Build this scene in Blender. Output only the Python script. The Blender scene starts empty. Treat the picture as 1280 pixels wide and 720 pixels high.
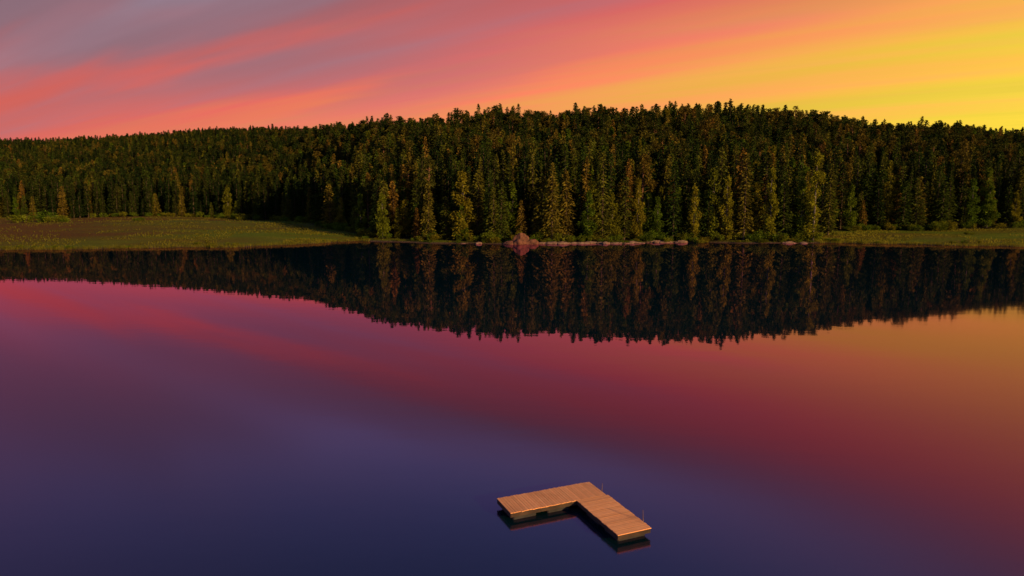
import bpy, bmesh, math, random
import numpy as np
from mathutils import Vector, noise
random.seed(7); np.random.seed(7)
scene=bpy.context.scene
R=random.random
def U(a,b): return a+(b-a)*random.random()

# ---------------------------------------------------------------- node helpers
def newmat(name):
    m=bpy.data.materials.new(name); m.use_nodes=True
    nt=m.node_tree; nt.nodes.clear()
    return m,nt
class N:
    def __init__(s,nt): s.nt=nt
    def n(s,t,**k):
        o=s.nt.nodes.new(t)
        for a,b in k.items(): setattr(o,a,b)
        return o
    def l(s,a,b): s.nt.links.new(a,b)
    def put(s,sock,v):
        if isinstance(v,bpy.types.NodeSocket): s.l(v,sock)
        else: sock.default_value=v
    def m(s,op,a,b=0.0,c=0.0,clamp=False):
        o=s.n('ShaderNodeMath',operation=op); o.use_clamp=clamp
        s.put(o.inputs[0],a); s.put(o.inputs[1],b); s.put(o.inputs[2],c)
        return o.outputs[0]
    def mix(s,f,a,b,bt='MIX'):
        o=s.n('ShaderNodeMix',data_type='RGBA',blend_type=bt)
        s.put(o.inputs[0],f); s.put(o.inputs[6],a); s.put(o.inputs[7],b)
        return o.outputs[2]
    def rng(s,v,a,b,c,d,smooth=False):
        o=s.n('ShaderNodeMapRange'); o.interpolation_type='SMOOTHSTEP' if smooth else 'LINEAR'
        s.put(o.inputs[0],v)
        for i,x in enumerate((a,b,c,d)): s.put(o.inputs[i+1],x)
        return o.outputs[0]
    def noise(s,vec,scale,detail=4,rough=.5):
        o=s.n('ShaderNodeTexNoise'); s.l(vec,o.inputs['Vector'])
        o.inputs['Scale'].default_value=scale; o.inputs['Detail'].default_value=detail; o.inputs['Roughness'].default_value=rough
        return o.outputs['Fac']
    def comb(s,x,y,z):
        o=s.n('ShaderNodeCombineXYZ'); s.put(o.inputs[0],x); s.put(o.inputs[1],y); s.put(o.inputs[2],z); return o.outputs[0]
    def ramp(s,f,stops,interp='LINEAR'):
        o=s.n('ShaderNodeValToRGB'); cr=o.color_ramp; cr.interpolation=interp
        while len(cr.elements)>1: cr.elements.remove(cr.elements[-1])
        cr.elements[0].position=stops[0][0]; cr.elements[0].color=(*stops[0][1],1)
        for p,c in stops[1:]:
            e=cr.elements.new(p); e.color=(*c,1)
        s.l(f,o.inputs[0]); return o.outputs[0]
def lin(r,g,b):
    f=lambda c:(c/255/12.92) if c/255<=.04045 else ((c/255+.055)/1.055)**2.4
    return (f(r),f(g),f(b))

# ---------------------------------------------------------------- world / sky
SUN_AZ=132.0; SUN_EL=14.0
w=bpy.data.worlds.new("World"); scene.world=w; w.use_nodes=True
nt=w.node_tree; nt.nodes.clear(); q=N(nt)
tc=q.n('ShaderNodeTexCoord'); sep=q.n('ShaderNodeSeparateXYZ'); q.l(tc.outputs['Generated'],sep.inputs[0])
x,y,z=sep.outputs
hl=q.m('MAXIMUM',q.m('SQRT',q.m('ADD',q.m('MULTIPLY',x,x),q.m('MULTIPLY',y,y))),1e-4)
ga=math.radians(45)
dot=q.m('DIVIDE',q.m('ADD',q.m('MULTIPLY',x,math.sin(ga)),q.m('MULTIPLY',y,math.cos(ga))),hl)
a=q.m('MULTIPLY',q.m('ARCCOSINE',q.m('MINIMUM',q.m('MAXIMUM',dot,-1.0),1.0)),57.2958)
el=q.m('MULTIPLY',q.m('ARCSINE',q.m('MAXIMUM',z,0.0)),57.2958)
zz=q.m('ADD',q.m('MAXIMUM',z,0.0),0.07)
px=q.m('DIVIDE',x,zz); py=q.m('DIVIDE',y,zz)
al=q.m('ADD',q.m('MULTIPLY',px,-.819),q.m('MULTIPLY',py,.574))
pe=q.m('ADD',q.m('MULTIPLY',px,.574),q.m('MULTIPLY',py,.819))
v1=q.comb(q.m('MULTIPLY',al,.16),pe,0.0)
v2=q.comb(q.m('MULTIPLY',al,.10),q.m('MULTIPLY',pe,1.0),3.7)
v3=q.comb(q.m('MULTIPLY',al,.20),q.m('MULTIPLY',pe,1.0),9.1)
n1=q.noise(v1,.55,2.5,.5); n2=q.noise(v2,1.9,3.5,.52); n3=q.noise(v3,1.0,4,.55)
ns=q.m('ADD',q.m('MULTIPLY',q.m('SUBTRACT',n1,.5),46.0),q.m('MULTIPLY',q.m('SUBTRACT',n2,.5),68.0))
hi=q.m('MULTIPLY',q.m('MAXIMUM',q.m('SUBTRACT',el,13.2),0.0),4.2)
t=q.m('ADD',q.m('ADD',a,q.m('MULTIPLY',el,2.6)),q.m('ADD',q.m('ADD',ns,hi),4.0))
tf=q.m('DIVIDE',t,250.0,clamp=True)
S=[(0,(255,230,66)),(28,(254,218,60)),(42,(251,194,66)),(57,(248,168,78)),(70,(242,142,84)),(82,(238,120,86)),(94,(226,98,86)),(103,(202,98,96)),(112,(168,106,114)),(124,(142,116,130)),(136,(138,126,150)),(150,(144,154,190)),(180,(100,128,178)),(245,(52,74,122))]
col=q.ramp(tf,[(p/250.0,lin(*c)) for p,c in S])
# grey-mauve cirrus veils, denser away from the glow and higher up
veil=q.m('MULTIPLY',q.rng(n3,.42,.62,0,1,True),q.m('MULTIPLY',q.rng(a,30,80,.16,.9,True),q.rng(el,5,11,.12,1,True)))
veil=q.m('MULTIPLY',veil,q.rng(el,14,22,1,.25,True))
col=q.mix(veil,col,(*lin(138,106,118),1))
br=q.rng(n2,.3,.7,.82,1.16)
col=q.mix(1.0,col,q.comb(br,br,br),'MULTIPLY')
sky=q.n('ShaderNodeTexSky',sky_type='NISHITA'); sky.sun_disc=False
sky.sun_elevation=math.radians(SUN_EL); sky.sun_rotation=math.radians(SUN_AZ)
bg1=q.n('ShaderNodeBackground'); q.l(sky.outputs[0],bg1.inputs[0]); bg1.inputs[1].default_value=.004
bg2=q.n('ShaderNodeBackground'); q.l(col,bg2.inputs[0]); bg2.inputs[1].default_value=.98
ad=q.n('ShaderNodeAddShader'); q.l(bg1.outputs[0],ad.inputs[0]); q.l(bg2.outputs[0],ad.inputs[1])
wo=q.n('ShaderNodeOutputWorld'); q.l(ad.outputs[0],wo.inputs[0])

# ---------------------------------------------------------------- sun
sd=bpy.data.lights.new("sun","SUN"); sd.energy=5.0; sd.angle=math.radians(.5); sd.color=(1,.60,.22)
so=bpy.data.objects.new("sun",sd); scene.collection.objects.link(so)
az=math.radians(SUN_AZ); e=math.radians(SUN_EL)
dirv=Vector((math.sin(az)*math.cos(e),math.cos(az)*math.cos(e),math.sin(e)))
so.rotation_euler=dirv.to_track_quat('Z','Y').to_euler(); so.location=dirv*300

# ---------------------------------------------------------------- terrain functions
SX=[-900,-400,-155,-88,-70,-57,-30,0,30,59,85,107,135,165,300,900]
SY=[190,198,206,219,236,250,240,233,237,241,239,240,232,221,215,205]
FX=[-900,-400,-190,-136,-90,-54,-30,0,30,59,85,108,122,134,170,300,900]
FY=[440,430,425,395,320,264,246,239,243,246,245,247,275,288,292,300,300]
CX=[-1300,-740,-560,-460,-186,-73,50,165,252,422,900]
CY=[1050,1050,1100,1120,680,450,395,420,467,563,700]
CH=[80,78,86,100,60,41,40,41,40,37,34]
def shore(x): return np.interp(x,SX,SY)+1.6*np.sin(x*.11+1)+1.1*np.sin(x*.29)+.5*np.sin(x*.9+2)
def fstart(x): return np.interp(x,FX,FY)+1.5*np.sin(x*.17)+1.0*np.sin(x*.43+1)
def sm(u): 
    u=np.clip(u,0,1); return u*u*(3-2*u)
def height(x,y):
    x=np.asarray(x,float); y=np.asarray(y,float)
    d=np.maximum(np.maximum(y-shore(x),np.abs(x)-900),-420-y)
    base=np.where(d<0,np.maximum(d*.14,-4.0),np.minimum(.035*d+.9*(1-np.exp(-d/3.0))*.6,4.2))
    f=fstart(x)+6; c=np.interp(x,CX,CY); hh=np.interp(x,CX,CH)
    u=(y-f)/np.maximum(c-f,50)
    hill=hh*np.where(u<1,.55*sm(u)+.45*np.clip(u,0,1)**1.15,1-.55*sm((u-1)/2.2))
    hill=hill*sm((y-100)/80)
    bump=(np.sin(x*.021+y*.013)+np.sin(x*.047-y*.031+2)+.6*np.sin(x*.09+y*.07))*1.1*sm((y-f)/120)
    mead=.5*np.sin(x*.05+y*.03)*sm((d-4)/30)+.3*np.sin(x*.021-y*.06)*sm((d-4)/30)
    return base+hill+bump+mead

def steps(segs):
    out=[]
    for a,b,s in segs: out+=list(np.arange(a,b,s))
    out.append(segs[-1][1]); return np.array(out,float)
xs=steps([(-7000,-1500,500),(-1500,-300,25),(-300,300,3),(300,1500,25),(1500,7000,500)])
ys=steps([(-7000,-500,500),(-500,180,40),(180,300,1.5),(300,640,8),(640,1700,25),(1700,8000,450)])
X,Y=np.meshgrid(xs,ys); Z=height(X,Y)
nx,ny=len(xs),len(ys)
V=np.stack([X.ravel(),Y.ravel(),Z.ravel()],1)
idx=np.arange(nx*ny).reshape(ny,nx)
F=np.stack([idx[:-1,:-1].ravel(),idx[:-1,1:].ravel(),idx[1:,1:].ravel(),idx[1:,:-1].ravel()],1)
gm=bpy.data.meshes.new("ground"); gm.from_pydata(V.tolist(),[],F.tolist())
gm.polygons.foreach_set('use_smooth',[True]*len(gm.polygons))
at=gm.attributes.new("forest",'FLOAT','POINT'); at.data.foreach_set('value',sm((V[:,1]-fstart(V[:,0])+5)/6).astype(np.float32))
at=gm.attributes.new("dshore",'FLOAT','POINT'); at.data.foreach_set('value',(V[:,1]-shore(V[:,0])).astype(np.float32))
ground=bpy.data.objects.new("ground",gm); scene.collection.objects.link(ground)

m,nt=newmat("ground_grass_and_forest_floor"); q=N(nt)
geo=q.n('ShaderNodeNewGeometry'); P=geo.outputs['Position']
sp=q.n('ShaderNodeSeparateXYZ'); q.l(P,sp.inputs[0])
fa=q.n('ShaderNodeAttribute',attribute_name="forest").outputs['Fac']
ds=q.n('ShaderNodeAttribute',attribute_name="dshore").outputs['Fac']
mp=q.n('ShaderNodeMapping'); q.l(P,mp.inputs[0]); mp.inputs['Scale'].default_value=(.35,1,1)
g1=q.noise(mp.outputs[0],.05,5,.6); g2=q.noise(P,.9,5,.7); g3=q.noise(mp.outputs[0],.022,4,.6)
grass=q.ramp(g1,[(.32,(.17,.13,.010)),(.46,(.14,.16,.010)),(.58,(.12,.18,.010)),(.7,(.22,.23,.016))])
# dry sedge patches, mostly toward the western part of the meadow
dry=q.m('ADD',q.rng(g3,.42,.58,0,.8),q.rng(sp.outputs[0],-200,-110,.75,-.35),clamp=True)
grass=q.mix(dry,grass,(.15,.072,.016,1))
grass=q.mix(q.rng(g2,.3,.75,.0,.45),grass,(.06,.055,.010,1))
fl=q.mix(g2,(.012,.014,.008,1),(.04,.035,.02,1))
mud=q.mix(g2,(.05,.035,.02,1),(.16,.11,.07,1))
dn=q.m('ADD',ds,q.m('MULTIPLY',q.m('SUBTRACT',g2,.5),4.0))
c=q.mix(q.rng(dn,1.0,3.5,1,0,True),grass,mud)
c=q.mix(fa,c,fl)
b=q.n('ShaderNodeBsdfPrincipled'); q.l(c,b.inputs['Base Color']); b.inputs['Roughness'].default_value=.95
b.inputs['Specular IOR Level'].default_value=.05
bp=q.n('ShaderNodeBump'); q.l(g2,bp.inputs['Height']); bp.inputs['Strength'].default_value=1; bp.inputs['Distance'].default_value=1.0; q.l(bp.outputs[0],b.inputs['Normal'])
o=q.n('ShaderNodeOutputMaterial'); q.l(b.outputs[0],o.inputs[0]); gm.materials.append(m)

# ---------------------------------------------------------------- water
wm=bpy.data.meshes.new("lake_water"); wm.from_pydata([(-1100,-600,0),(1100,-600,0),(1100,330,0),(-1100,330,0)],[],[(0,1,2,3)])
water=bpy.data.objects.new("lake_water",wm); scene.collection.objects.link(water)
m,nt=newmat("still_lake_water"); q=N(nt)
geo=q.n('ShaderNodeNewGeometry'); P=geo.outputs['Position']
sp=q.n('ShaderNodeSeparateXYZ'); q.l(P,sp.inputs[0])
mp=q.n('ShaderNodeMapping'); q.l(P,mp.inputs[0]); mp.inputs['Scale'].default_value=(.5,1.4,1)
wn=q.noise(mp.outputs[0],.35,3,.5)
# breeze-ruffled water (rougher) near the open middle of the lake, calm toward the far shore
rv=q.m('ADD',sp.outputs[1],q.m('MULTIPLY',q.m('ABSOLUTE',sp.outputs[0]),-.6))
wp=q.noise(mp.outputs[0],.015,2,.5)
rv=q.m('ADD',rv,q.m('MULTIPLY',q.m('SUBTRACT',wp,.5),24.0))
rough=q.rng(rv,5.0,68.0,.19,.010,True)
bp=q.n('ShaderNodeBump'); q.l(wn,bp.inputs['Height']); bp.inputs['Strength'].default_value=.35; bp.inputs['Distance'].default_value=.010
fr=q.n('ShaderNodeFresnel'); fr.inputs[0].default_value=1.85; q.l(bp.outputs[0],fr.inputs[1])
gl=q.n('ShaderNodeBsdfGlossy'); gl.inputs['Color'].default_value=(.95,.52,.92,1); q.l(rough,gl.inputs['Roughness']); q.l(bp.outputs[0],gl.inputs['Normal'])
df=q.n('ShaderNodeBsdfDiffuse'); df.inputs['Color'].default_value=(.001,.016,.024,1)
mx=q.n('ShaderNodeMixShader'); q.l(fr.outputs[0],mx.inputs[0]); q.l(df.outputs[0],mx.inputs[1]); q.l(gl.outputs[0],mx.inputs[2])
o=q.n('ShaderNodeOutputMaterial'); q.l(mx.outputs[0],o.inputs[0]); wm.materials.append(m)

# ---------------------------------------------------------------- tree materials
def leafmat(name,stops,trans=.25):
    m,nt=newmat(name); q=N(nt)
    oi=q.n('ShaderNodeObjectInfo'); geo=q.n('ShaderNodeNewGeometry')
    c1=q.ramp(oi.outputs['Random'],stops)
    n=q.noise(geo.outputs['Position'],.45,3,.6)
    k=q.rng(n,.3,.7,.4,1.6); c1=q.mix(1.0,c1,q.comb(k,k,k),'MULTIPLY')
    r=q.rng(geo.outputs['Random Per Island'],0,1,.6,1.45); c1=q.mix(1.0,c1,q.comb(r,r,r),'MULTIPLY')
    d=q.n('ShaderNodeBsdfDiffuse'); q.l(c1,d.inputs[0])
    tr=q.n('ShaderNodeBsdfTranslucent'); q.l(c1,tr.inputs[0])
    x=q.n('ShaderNodeMixShader'); x.inputs[0].default_value=trans; q.l(d.outputs[0],x.inputs[1]); q.l(tr.outputs[0],x.inputs[2])
    o=q.n('ShaderNodeOutputMaterial'); q.l(x.outputs[0],o.inputs[0]); return m
def barkmat(name,c0,c1):
    m,nt=newmat(name); q=N(nt); geo=q.n('ShaderNodeNewGeometry')
    n=q.noise(geo.outputs['Position'],1.5,4,.6); c=q.mix(q.rng(n,.35,.65,0,1),(*c0,1),(*c1,1))
    b=q.n('ShaderNodeBsdfPrincipled'); q.l(c,b.inputs[0]); b.inputs['Roughness'].default_value=.9
    o=q.n('ShaderNodeOutputMaterial'); q.l(b.outputs[0],o.inputs[0]); return m
M_spr=leafmat("spruce_needles",[(0,(.026,.052,.009)),(.35,(.052,.078,.011)),(.6,(.095,.105,.014)),(.85,(.15,.12,.018)),(1,(.18,.105,.020))])
M_shd=leafmat("shaded_spruce_needles",[(0,(.009,.020,.006)),(.5,(.019,.034,.008)),(1,(.040,.050,.010))],.15)  # darker copy of the spruce needles, forest shade put into the colour
M_pin=leafmat("pine_needles",[(0,(.032,.048,.010)),(.5,(.065,.07,.013)),(1,(.12,.09,.016))])
M_bir=leafmat("birch_leaves",[(0,(.08,.14,.012)),(.5,(.12,.17,.014)),(1,(.19,.17,.016))],.4)
B_spr=barkmat("spruce_bark",(.06,.04,.03),(.12,.08,.06))
B_pin=barkmat("pine_bark",(.10,.05,.03),(.25,.12,.06))
B_bir=barkmat("birch_bark",(.05,.045,.04),(.26,.23,.2))

def tube(vs,fs,pts,rad,n=6):
    b=len(vs)
    for p,r in zip(pts,rad):
        for i in range(n):
            t=2*math.pi*i/n; vs.append((p[0]+r*math.cos(t),p[1]+r*math.sin(t),p[2]))
    for k in range(len(pts)-1):
        for i in range(n):
            j=(i+1)%n; fs.append((b+k*n+i,b+k*n+j,b+(k+1)*n+j,b+(k+1)*n+i))
def kite(vs,fs,c,d,L,W):
    d=Vector(d).normalized(); r=Vector((R()-.5,R()-.5,R()-.5)); s=d.cross(r)
    if s.length<1e-3: s=Vector((1,0,0))
    s.normalize(); c=Vector(c); b=len(vs)
    up=d.cross(s)*L*.12
    vs+= [tuple(c-d*L*.35),tuple(c+s*W*.5+up),tuple(c+d*L*.65),tuple(c-s*W*.5+up)]
    fs.append((b,b+1,b+2,b+3))
def finish(name,vs,fs,nb,mb,ml):
    me=bpy.data.meshes.new(name); me.from_pydata(vs,[],fs); me.materials.append(mb); me.materials.append(ml)
    me.polygons.foreach_set('material_index',[0]*nb+[1]*(len(fs)-nb)); me.update(); return me
def spruce(name,H,Rf,seed,low=.05,mat=None,ex=.60):
    random.seed(seed); vs=[];fs=[]
    tube(vs,fs,[(0,0,-1),(0,0,H*.4),(U(-.1,.1),0,H*.8),(0,0,H*.985)],[H*.013,H*.009,H*.004,.02])
    br=[]
    z=H*low
    while z<H*.985:
        f=z/H; r=Rf*H*(1-f)**ex*(.8+.2*min(1,f/.15))+.12
        nbr=6 if f<.8 else 5
        a0=R()*6.28
        for i in range(nbr):
            if R()<.10: continue
            a=a0+i*6.283/nbr+U(-.35,.35); rr=r*U(.6,1.2); br.append((z+U(-.2,.2),a,rr))
        z+=H*(.021 if f<.85 else .016)*U(.8,1.2)
    for z,a,rr in br:   # limbs
        dz=-.28*rr; c,s=math.cos(a),math.sin(a)
        b=len(vs); wv=.05+.02*rr
        vs+=[(-s*wv,c*wv,z),(s*wv,-c*wv,z),(c*rr*.9,s*rr*.9,z+dz)]; fs.append((b,b+1,b+2))
    nb=len(fs)
    for z,a,rr in br:
        c,s=math.cos(a),math.sin(a); k=max(2,int(rr/.5))
        for j in range(k):
            u=(j+.7)/k; p=(c*rr*u+U(-.2,.2),s*rr*u+U(-.2,.2),z-.28*rr*u*u+U(-.1,.1))
            sd=U(-.9,.9)
            kite(vs,fs,p,(c-s*sd,s+c*sd,U(-.75,.1)),U(.8,1.35)*(.6+.4*min(1,rr/1.5)),U(.4,.75))
    for j in range(3): kite(vs,fs,(0,0,H-.6-.3*j),(U(-.2,.2),U(-.2,.2),1),.9,.4)
    return finish(name,vs,fs,nb,B_spr,mat or M_spr)
def clumps(vs,fs,cl,dens,L,W,droop=0):
    for (c,r) in cl:
        n=int(dens*r[0]*r[2])
        for i in range(n):
            v=Vector((random.gauss(0,1),random.gauss(0,1),random.gauss(0,1))).normalized()*(R()**.45)
            p=Vector(c)+Vector((v.x*r[0],v.y*r[1],v.z*r[2]))
            d=Vector((v.x+U(-.5,.5),v.y+U(-.5,.5),v.z*.6+U(-.5,.5)-droop))
            kite(vs,fs,p,d,U(.6,1.2)*L,U(.6,1.2)*W)
def pine(name,H,seed):
    random.seed(seed); vs=[];fs=[]
    bx=U(-.6,.6); tube(vs,fs,[(0,0,-1),(bx*.4,0,H*.4),(bx,0,H*.75),(bx*.8,0,H*.97)],[H*.014,H*.011,H*.007,.04])
    cl=[]
    for i in range(20):
        f=U(.42,.97); rr=H*.14*(1-((f-.62)/.42)**2)**.5 if abs((f-.62)/.42)<1 else .5
        a=R()*6.28; rr*=U(.4,1.05); c=(bx+math.cos(a)*rr,math.sin(a)*rr,f*H); s=U(1.0,2.0)
        cl.append((c,(s,s,s*.7)))
        b=len(vs); vs+=[(bx,0,f*H-1.3),(bx,.15,f*H-1.1),c]; fs.append((b,b+1,b+2))
    cl.append(((bx*.8,0,H*.95),(1.3,1.3,1.3)))
    nb=len(fs); clumps(vs,fs,cl,42,.95,.5)
    return finish(name,vs,fs,nb,B_pin,M_pin)
def birch(name,H,Rf,seed):
    random.seed(seed); vs=[];fs=[]
    tube(vs,fs,[(0,0,-1),(U(-.2,.2),0,H*.35),(U(-.4,.4),U(-.3,.3),H*.7),(0,0,H*.96)],[H*.010,H*.007,H*.004,.03])
    cl=[]
    for i in range(38):
        f=U(.06,.97); prof=(math.sin(math.pi*min(1,(f+.06))**.75))**.6 if f<.94 else .25
        a=R()*6.28; rr=Rf*H*prof*U(.25,1.0); c=(math.cos(a)*rr,math.sin(a)*rr,f*H); s=U(.9,1.7)*(1.15-.5*f)
        cl.append((c,(s,s,s*1.35)))
        b=len(vs); vs+=[(0,0,f*H-1.6),(.1,.1,f*H-1.4),c]; fs.append((b,b+1,b+2))
    cl.append(((0,0,H*.95),(.6,.6,1.6)))
    nb=len(fs); clumps(vs,fs,cl,40,.75,.5,.4)
    return finish(name,vs,fs,nb,B_bir,M_bir)
def shrub(name,seed,H):
    random.seed(seed); vs=[];fs=[]
    for i in range(5):
        a=R()*6.28; tube(vs,fs,[(0,0,-.3),(math.cos(a)*H*.35,math.sin(a)*H*.35,H*.7)],[.05,.02],4)
    nb=len(fs)
    cl=[((U(-.5,.5)*H,U(-.5,.5)*H,U(.25,.75)*H),(H*U(.25,.4),H*U(.25,.4),H*U(.25,.38))) for i in range(8)]
    clumps(vs,fs,cl,70,.5,.3)
    return finish(name,vs,fs,nb,B_spr,M_bir)

tm=[spruce("s0",26,.12,1),spruce("s1",24,.14,2),spruce("s2",26,.11,3,.12),spruce("s3",23,.15,4),
    spruce("s4",25,.125,5,.1),pine("p0",25,11),pine("p1",24,12),pine("p2",25,13),
    birch("b0",21,.13,21),birch("b1",23,.11,22),
    spruce("shd0",26,.13,31,.05,M_shd),spruce("shd1",25,.15,32,.05,M_shd),spruce("shd2",26,.12,33,.1,M_shd)]
col=bpy.data.collections.new("forest_tree_kinds")
for i,me in enumerate(tm):
    ob=bpy.data.objects.new("kind_%02d"%i,me); col.objects.link(ob)
col2=bpy.data.collections.new("shrub_kinds")
sh=[shrub("sh0",31,3.0),shrub("sh1",32,2.4),shrub("sh2",33,3.6)]
for i,me in enumerate(sh): col2.objects.link(bpy.data.objects.new("shrubkind_%02d"%i,me))

def scatter(name,coll,pts):
    me=bpy.data.meshes.new(name); me.from_pydata([p[:3] for p in pts],[],[])
    a=me.attributes.new("rot",'FLOAT_VECTOR','POINT'); a.data.foreach_set('vector',np.array([(p[6],p[7],p[4]) for p in pts],np.float32).ravel())
    a=me.attributes.new("scl",'FLOAT_VECTOR','POINT'); a.data.foreach_set('vector',np.array([(p[3]*p[8],p[3]*p[8],p[3]) for p in pts],np.float32).ravel())
    a=me.attributes.new("kind",'INT','POINT'); a.data.foreach_set('value',np.array([p[5] for p in pts],np.int32))
    ob=bpy.data.objects.new(name,me); scene.collection.objects.link(ob)
    ng=bpy.data.node_groups.new(name+"_gn",'GeometryNodeTree')
    ng.interface.new_socket("Geometry",in_out='INPUT',socket_type='NodeSocketGeometry')
    ng.interface.new_socket("Geometry",in_out='OUTPUT',socket_type='NodeSocketGeometry')
    gi=ng.nodes.new('NodeGroupInput'); go=ng.nodes.new('NodeGroupOutput')
    ip=ng.nodes.new('GeometryNodeInstanceOnPoints'); ci=ng.nodes.new('GeometryNodeCollectionInfo')
    ci.inputs['Collection'].default_value=coll; ci.inputs['Separate Children'].default_value=True; ci.inputs['Reset Children'].default_value=True
    def na(n,t):
        k=ng.nodes.new('GeometryNodeInputNamedAttribute'); k.data_type=t; k.inputs['Name'].default_value=n
        return k.outputs['Attribute']
    L=ng.links.new
    L(gi.outputs[0],ip.inputs['Points']); L(ci.outputs[0],ip.inputs['Instance']); ip.inputs['Pick Instance'].default_value=True
    L(na("kind",'INT'),ip.inputs['Instance Index'])
    er=ng.nodes.new('FunctionNodeEulerToRotation'); L(na("rot",'FLOAT_VECTOR'),er.inputs[0]); L(er.outputs[0],ip.inputs['Rotation'])
    L(na("scl",'FLOAT_VECTOR'),ip.inputs['Scale']); L(ip.outputs[0],go.inputs[0])
    md=ob.modifiers.new("scatter",'NODES'); md.node_group=ng
    return ob
random.seed(99)
pts=[]
def addreg(x0,x1,y0,y1,sp):
    x=x0
    while x<x1:
        y=y0
        while y<y1:
            X=x+U(-.5,.5)*sp; Y=y+U(-.5,.5)*sp; y+=sp
            fs_=float(fstart(X))
            if Y<fs_: continue
            if Y>float(np.interp(X,CX,CY))+130: continue
            if abs(X)>.85*Y+90: continue
            edge=Y-fs_
            nn=noise.noise((X*.02,Y*.02,0)); r=R()
            if edge<10: k=random.choice([0,1,2,3,4,8,8,9,9,3,1])
            elif edge<40: k=random.choice([0,1,2,3,4,2,0,8,10,6,12])
            else:
                k=random.choice([0,1,2,3,4,2]) if r<.56+nn*.4 else (random.choice([5,6,7]) if r<.91 else random.choice([8,9]))
            pd=.62 if X/Y<-.30 else (.28 if edge>60 else .10)  # share of shade-coloured spruces, higher on the left and deeper in
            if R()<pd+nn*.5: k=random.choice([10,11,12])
            s=U(.76,1.03)*(1+.16*noise.noise((X*.03,Y*.03,5)))
            wd=U(1.0,1.35)
            if edge<10: s*=U(.5,1.0) if X<-20 else U(.6,1.2)
            elif edge<60 and X>-40: s*=U(1.0,1.35); wd=U(.7,.95)
            if R()<.03 and edge>40: s*=U(1.04,1.12); k=random.choice([0,2,10,12])
            pts.append((X,Y,0,s,R()*6.28,k,U(-.03,.03),U(-.03,.03),wd))
        x+=sp
addreg(-420,520,236,330,4.8)
addreg(-520,600,330,620,5.5)
addreg(-1150,-20,620,1300,8.0)
addreg(-20,600,620,760,8.6)
P_=np.array([(p[0],p[1]) for p in pts]); Zs=height(P_[:,0],P_[:,1])
pts=[(p[0],p[1],float(zv)-.2)+p[3:] for p,zv in zip(pts,Zs)]
print("TREES",len(pts))
scatter("forest",col,pts)
# shrubs on shore, forest edge, meadow
sp_=[]
for i in range(420):
    X=U(-260,260)
    if R()<.55: Y=float(fstart(X))+U(-4,2); s=U(.4,1.3)
    else:
        Y=float(shore(X))+U(.5,4); s=U(.15,.5)
        if X<-52 or X>122: 
            if R()<.6: continue
    sp_.append((X,Y,float(height(X,Y)),s,R()*6.28,random.randrange(3),0,0,U(.9,1.4)))
for (X,Y,s) in [(-250,352,1.6),(-243,356,1.9),(-236,353,1.4),(-228,349,1.0),(-180,330,.7),(-150,380,1.2),(175,262,.5)]:
    sp_.append((X,Y,float(height(X,Y)),s,R()*6.28,random.randrange(3),0,0,1.5))
scatter("shoreline_shrubs",col2,sp_)

# individually standing trees along the shore
def tree(name,me,X,Y,s,wd=1.0):
    o=bpy.data.objects.new(name,me); scene.collection.objects.link(o)
    o.location=(X,Y,float(height(X,Y))-.1); o.scale=(s*wd,s*wd,s); o.rotation_euler=(0,0,R()*6.28)
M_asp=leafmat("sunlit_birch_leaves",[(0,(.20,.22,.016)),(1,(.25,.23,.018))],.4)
tall=birch("birch_tall",30,.075,41); tall2=birch("birch_tall2",26,.085,42)
tall.materials[1]=M_asp; tall2.materials[1]=M_asp
tree("birch_tree",tall,107,243,1.08,1.25); tree("birch_tree",tall2,92,244,1.02,.85)
tree("birch_tree",tall2,65,245,.78); tree("birch_tree",tm[9],52,245.5,.68,1.1)
tree("birch_tree",tall2,77,246,.92,.9); tree("birch_tree",tm[8],-18,243,.72)
tree("birch_tree",tm[9],45,246,.95); tree("birch_tree",tm[8],-48,254,.8)
tree("spruce_tree",tm[0],32,243,1.22); tree("spruce_tree",tm[4],14,241,1.1); tree("spruce_tree",tm[2],-8,241,.92)
tree("spruce_tree",tm[2],83,245,1.2); tree("spruce_tree",tm[1],-30,246,.9); tree("spruce_tree",tm[4],58,246.5,1.15)
tree("spruce_tree",tm[0],121,262,1.05)

# ---------------------------------------------------------------- rocks
def rockmat(name,a_,b_,c_):
    m,nt=newmat(name); q=N(nt); geo=q.n('ShaderNodeNewGeometry')
    n=q.noise(geo.outputs['Position'],.9,6,.65); n2=q.noise(geo.outputs['Position'],4,5,.7)
    c=q.ramp(n,[(.3,a_),(.5,b_),(.7,c_)])
    b=q.n('ShaderNodeBsdfPrincipled'); q.l(c,b.inputs[0]); b.inputs['Roughness'].default_value=.85
    bp=q.n('ShaderNodeBump'); q.l(n2,bp.inputs['Height']); bp.inputs['Strength'].default_value=.7; bp.inputs['Distance'].default_value=.15; q.l(bp.outputs[0],b.inputs['Normal'])
    o=q.n('ShaderNodeOutputMaterial'); q.l(b.outputs[0],o.inputs[0]); return m
M_rock=rockmat("reddish_granite",(.05,.022,.012),(.13,.05,.027),(.20,.085,.052))
M_rock2=rockmat("pale_shore_granite",(.10,.06,.04),(.20,.12,.085),(.30,.20,.15))
def rockbm(bm,c,s,sub=3,seed=0):
    r=bmesh.ops.create_icosphere(bm,subdivisions=sub,radius=1)
    for v in r['verts']:
        p=v.co.copy(); k=1+.38*noise.noise(p*1.1+Vector((seed,0,0)))+.16*noise.noise(p*2.7+Vector((0,seed,0)))
        p=p*k
        tp=1-.45*max(0,p.z); p.x*=tp; p.y*=tp
        p.x=max(-.9,min(.9,p.x)); p.z=min(p.z,.85+.15*p.x)
        v.co=Vector((c[0]+p.x*s[0],c[1]+p.y*s[1],c[2]+p.z*s[2]))
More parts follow.
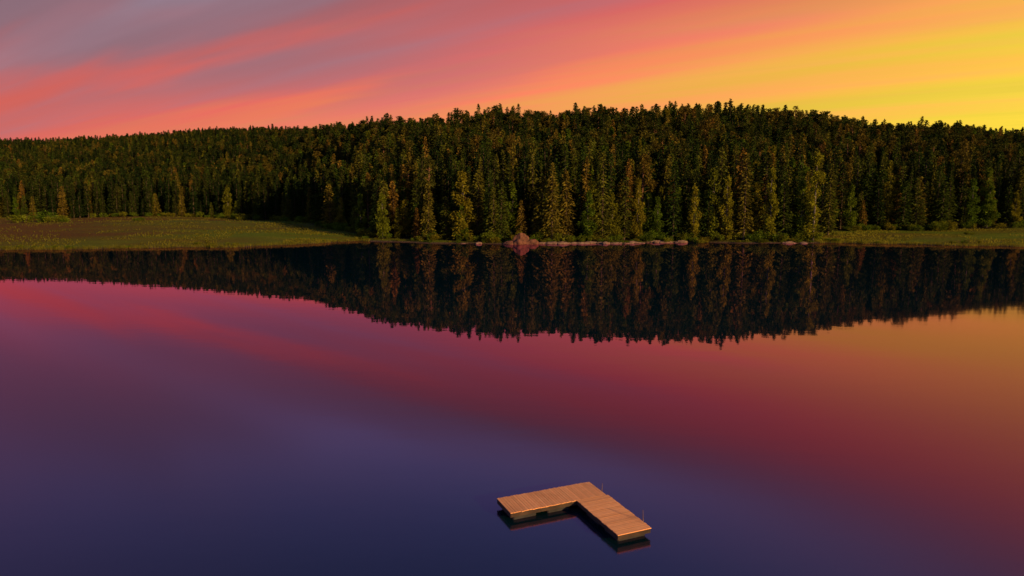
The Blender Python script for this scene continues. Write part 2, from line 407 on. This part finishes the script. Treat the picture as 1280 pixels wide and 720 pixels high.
def mkrock(name,lst,mat):
    bm=bmesh.new()
    for i,(c,s) in enumerate(lst): rockbm(bm,c,s,4 if s[0]>2 else 2,i*3.7+1)
    me=bpy.data.meshes.new(name); bm.to_mesh(me); bm.free(); me.materials.append(mat)
    o=bpy.data.objects.new(name,me); scene.collection.objects.link(o); return o
mkrock("boulder",[((3.0,233.8,.7),(3.2,2.4,3.7)),((6.6,233.8,.3),(2.8,2.1,1.6)),((-.8,233.8,.1),(2.6,2,1.2))],M_rock)
lst=[]
for i in range(66):
    X=U(7,60) if R()<.8 else (U(86,102) if R()<.7 else U(-40,-6)); Y=float(shore(X))+U(-.7,1.2); s=U(.3,1.1)*(1.3 if X>-4 and X<60 else 1)
    lst.append(((X,Y,U(-.1,.3)),(s*U(1.0,2.4),s*U(.7,1.2),s*U(.35,.7))))
mkrock("shore_rocks",lst,M_rock2)

# reeds / long grass along the waterline and over the meadows (one mass)
vs=[];fs=[]
for i in range(9000):
    X=U(-240,-52) if R()<.6 else U(108,230)
    Y=float(shore(X))+abs(random.gauss(0,1.6))-.6; h=U(.4,1.1); a=U(-.25,.25); b=len(vs)
    z0=max(-.2,float(height(X,Y))-.05); wv=.07
    vs+=[(X-wv,Y,z0),(X+wv,Y,z0),(X+a*h,Y+U(-.1,.1),z0+h)]; fs.append((b,b+1,b+2))
for i in range(20000):
    X=U(-330,-55) if R()<.72 else U(108,260)
    y0=float(shore(X))+3; y1=float(fstart(X)); 
    if y1-y0<3: continue
    Y=y0+(y1-y0)*R()**1.3
    if noise.noise((X*.05,Y*.05,2))<.02: continue
    h=U(.3,.75); z0=float(height(X,Y))-.05; wv=.22; b=len(vs)
    vs+=[(X-wv,Y,z0),(X+wv,Y,z0),(X+U(-.2,.2),Y+U(-.1,.1),z0+h)]; fs.append((b,b+1,b+2))
me=bpy.data.meshes.new("meadow_grass"); me.from_pydata(vs,[],fs); o=bpy.data.objects.new("meadow_grass",me); scene.collection.objects.link(o)
me.materials.append(leafmat("tall_grass",[(0,(.12,.125,.014)),(1,(.14,.12,.016))],.3))

# ---------------------------------------------------------------- floating dock
m,nt=newmat("warm_wood_planks"); q=N(nt); tc=q.n('ShaderNodeTexCoord'); geo=q.n('ShaderNodeNewGeometry')
mp=q.n('ShaderNodeMapping'); q.l(tc.outputs['Object'],mp.inputs[0]); mp.inputs['Scale'].default_value=(3,3,3)
n=q.noise(mp.outputs[0],2.0,5,.65)
n2=q.noise(tc.outputs['Object'],.8,3,.5)
r=q.rng(geo.outputs['Random Per Island'],0,1,.84,1.05)
c=q.mix(n,(.85,.33,.12,1),(1.0,.56,.27,1)); c=q.mix(1.0,c,q.comb(r,r,r),'MULTIPLY')
c=q.mix(q.rng(n2,.52,.72,0,.3),c,(.45,.2,.09,1))
b=q.n('ShaderNodeBsdfPrincipled'); q.l(c,b.inputs[0]); b.inputs['Roughness'].default_value=.8; b.inputs['Specular IOR Level'].default_value=.12
bp=q.n('ShaderNodeBump'); q.l(n,bp.inputs['Height']); bp.inputs['Strength'].default_value=.4; bp.inputs['Distance'].default_value=.01; q.l(bp.outputs[0],b.inputs['Normal'])
o=q.n('ShaderNodeOutputMaterial'); q.l(b.outputs[0],o.inputs[0]); M_pl=m
M_beam=barkmat("dark_wet_timber",(.03,.02,.016),(.07,.045,.03))
M_fl=barkmat("float_plastic",(.02,.02,.022),(.04,.04,.045))
m,nt=newmat("galvanised_steel"); q=N(nt); b=q.n('ShaderNodeBsdfPrincipled'); geo=q.n('ShaderNodeNewGeometry')
q.l(q.mix(q.noise(geo.outputs['Position'],8,3),(.12,.07,.05,1),(.2,.13,.10,1)),b.inputs[0]); b.inputs['Metallic'].default_value=.3; b.inputs['Roughness'].default_value=.6
o=q.n('ShaderNodeOutputMaterial'); q.l(b.outputs[0],o.inputs[0]); M_st=m
dock=bpy.data.objects.new("floating_dock",None); scene.collection.objects.link(dock)
dock.location=(4.09,34.05,0); dock.rotation_euler=(0,0,math.radians(23))
def box(bm,x0,x1,y0,y1,z0,z1,j=0):
    r=bmesh.ops.create_cube(bm,size=1)
    for v in r['verts']:
        v.co=Vector(((x0+x1)/2+v.co.x*(x1-x0),(y0+y1)/2+v.co.y*(y1-y0),(z0+z1)/2+v.co.z*(z1-z0)+j))
def part(name,bm,mat,bev=0):
    me=bpy.data.meshes.new(name); bm.to_mesh(me); bm.free(); me.materials.append(mat)
    o=bpy.data.objects.new(name,me); scene.collection.objects.link(o); o.parent=dock
    if bev: 
        md=o.modifiers.new("b",'BEVEL'); md.width=bev; md.segments=1
    return o
W=1.75; A=5.25; Bn=5.5
bm=bmesh.new()
x=-A
while True:
    w_=.14
    if x+w_>0.01: break
    e=U(-.02,.02); box(bm,x,x+w_-.007,-W+e,0+e,.40,.435,U(-.003,.003)); x+=w_
y=-W-.15
while y>-Bn-.05:
    e=U(-.02,.02); box(bm,-W+e,0+e,y+.0035,y+.1365,.40,.435,U(-.003,.003)); y-=.14
part("deck_planks",bm,M_pl,.004)
bm=bmesh.new()
for yy in (-.06,-W/2,-W+.06): box(bm,-A+.03,-.03,yy-.05,yy+.05,.2,.396)
for xx in (-.06,-W/2,-W+.06): box(bm,xx-.05,xx+.05,-Bn+.05,-W-.03,.2,.396)
box(bm,-A+.0,-A+.028,-W+.02,-.02,.18,.394); box(bm,-W+.02,-.02,-Bn+.0,-Bn+.045,.18,.394)
part("frame_beams",bm,M_beam,.008)
bm=bmesh.new()
for xx in (-A+.2,-A+2.0,-1.5): box(bm,xx,xx+1.2,-W+.15,-.15,-.25,.198)
for yy in (-Bn+.2,-Bn+1.9): box(bm,-W+.15,-.15,yy,yy+1.2,-.25,.198)
part("floats",bm,M_fl,.05)
def cyl(bm,p,q_,r):
    p=Vector(p);q_=Vector(q_); d=q_-p
    k=bmesh.ops.create_cone(bm,cap_ends=True,segments=10,radius1=r,radius2=r,depth=d.length)
    rot=d.to_track_quat('Z','Y').to_matrix().to_4x4()
    for v in k['verts']: v.co=rot@v.co+(p+q_)/2
bm=bmesh.new()   # slim mooring poles on the outer side
cyl(bm,(.06,-1.1,-.6),(.06,-1.1,.75),.013); cyl(bm,(.06,-1.1,.7),(-.15,-1.4,.45),.009)
cyl(bm,(.06,-Bn+.7,-.6),(.02,-Bn+.7,.95),.013); cyl(bm,(.02,-Bn+.7,.9),(-.1,-Bn+.45,.45),.009)
part("mooring_poles",bm,M_st)

# ---------------------------------------------------------------- camera
cd=bpy.data.cameras.new("camera"); cd.lens=24; cd.sensor_width=36; cd.clip_end=20000; cd.clip_start=.1
co=bpy.data.objects.new("camera",cd); scene.collection.objects.link(co)
co.location=(0,0,15); co.rotation_euler=(math.radians(90-7.35),0,0); scene.camera=co
scene.view_settings.view_transform='Standard'; scene.view_settings.look='None'; scene.view_settings.exposure=0
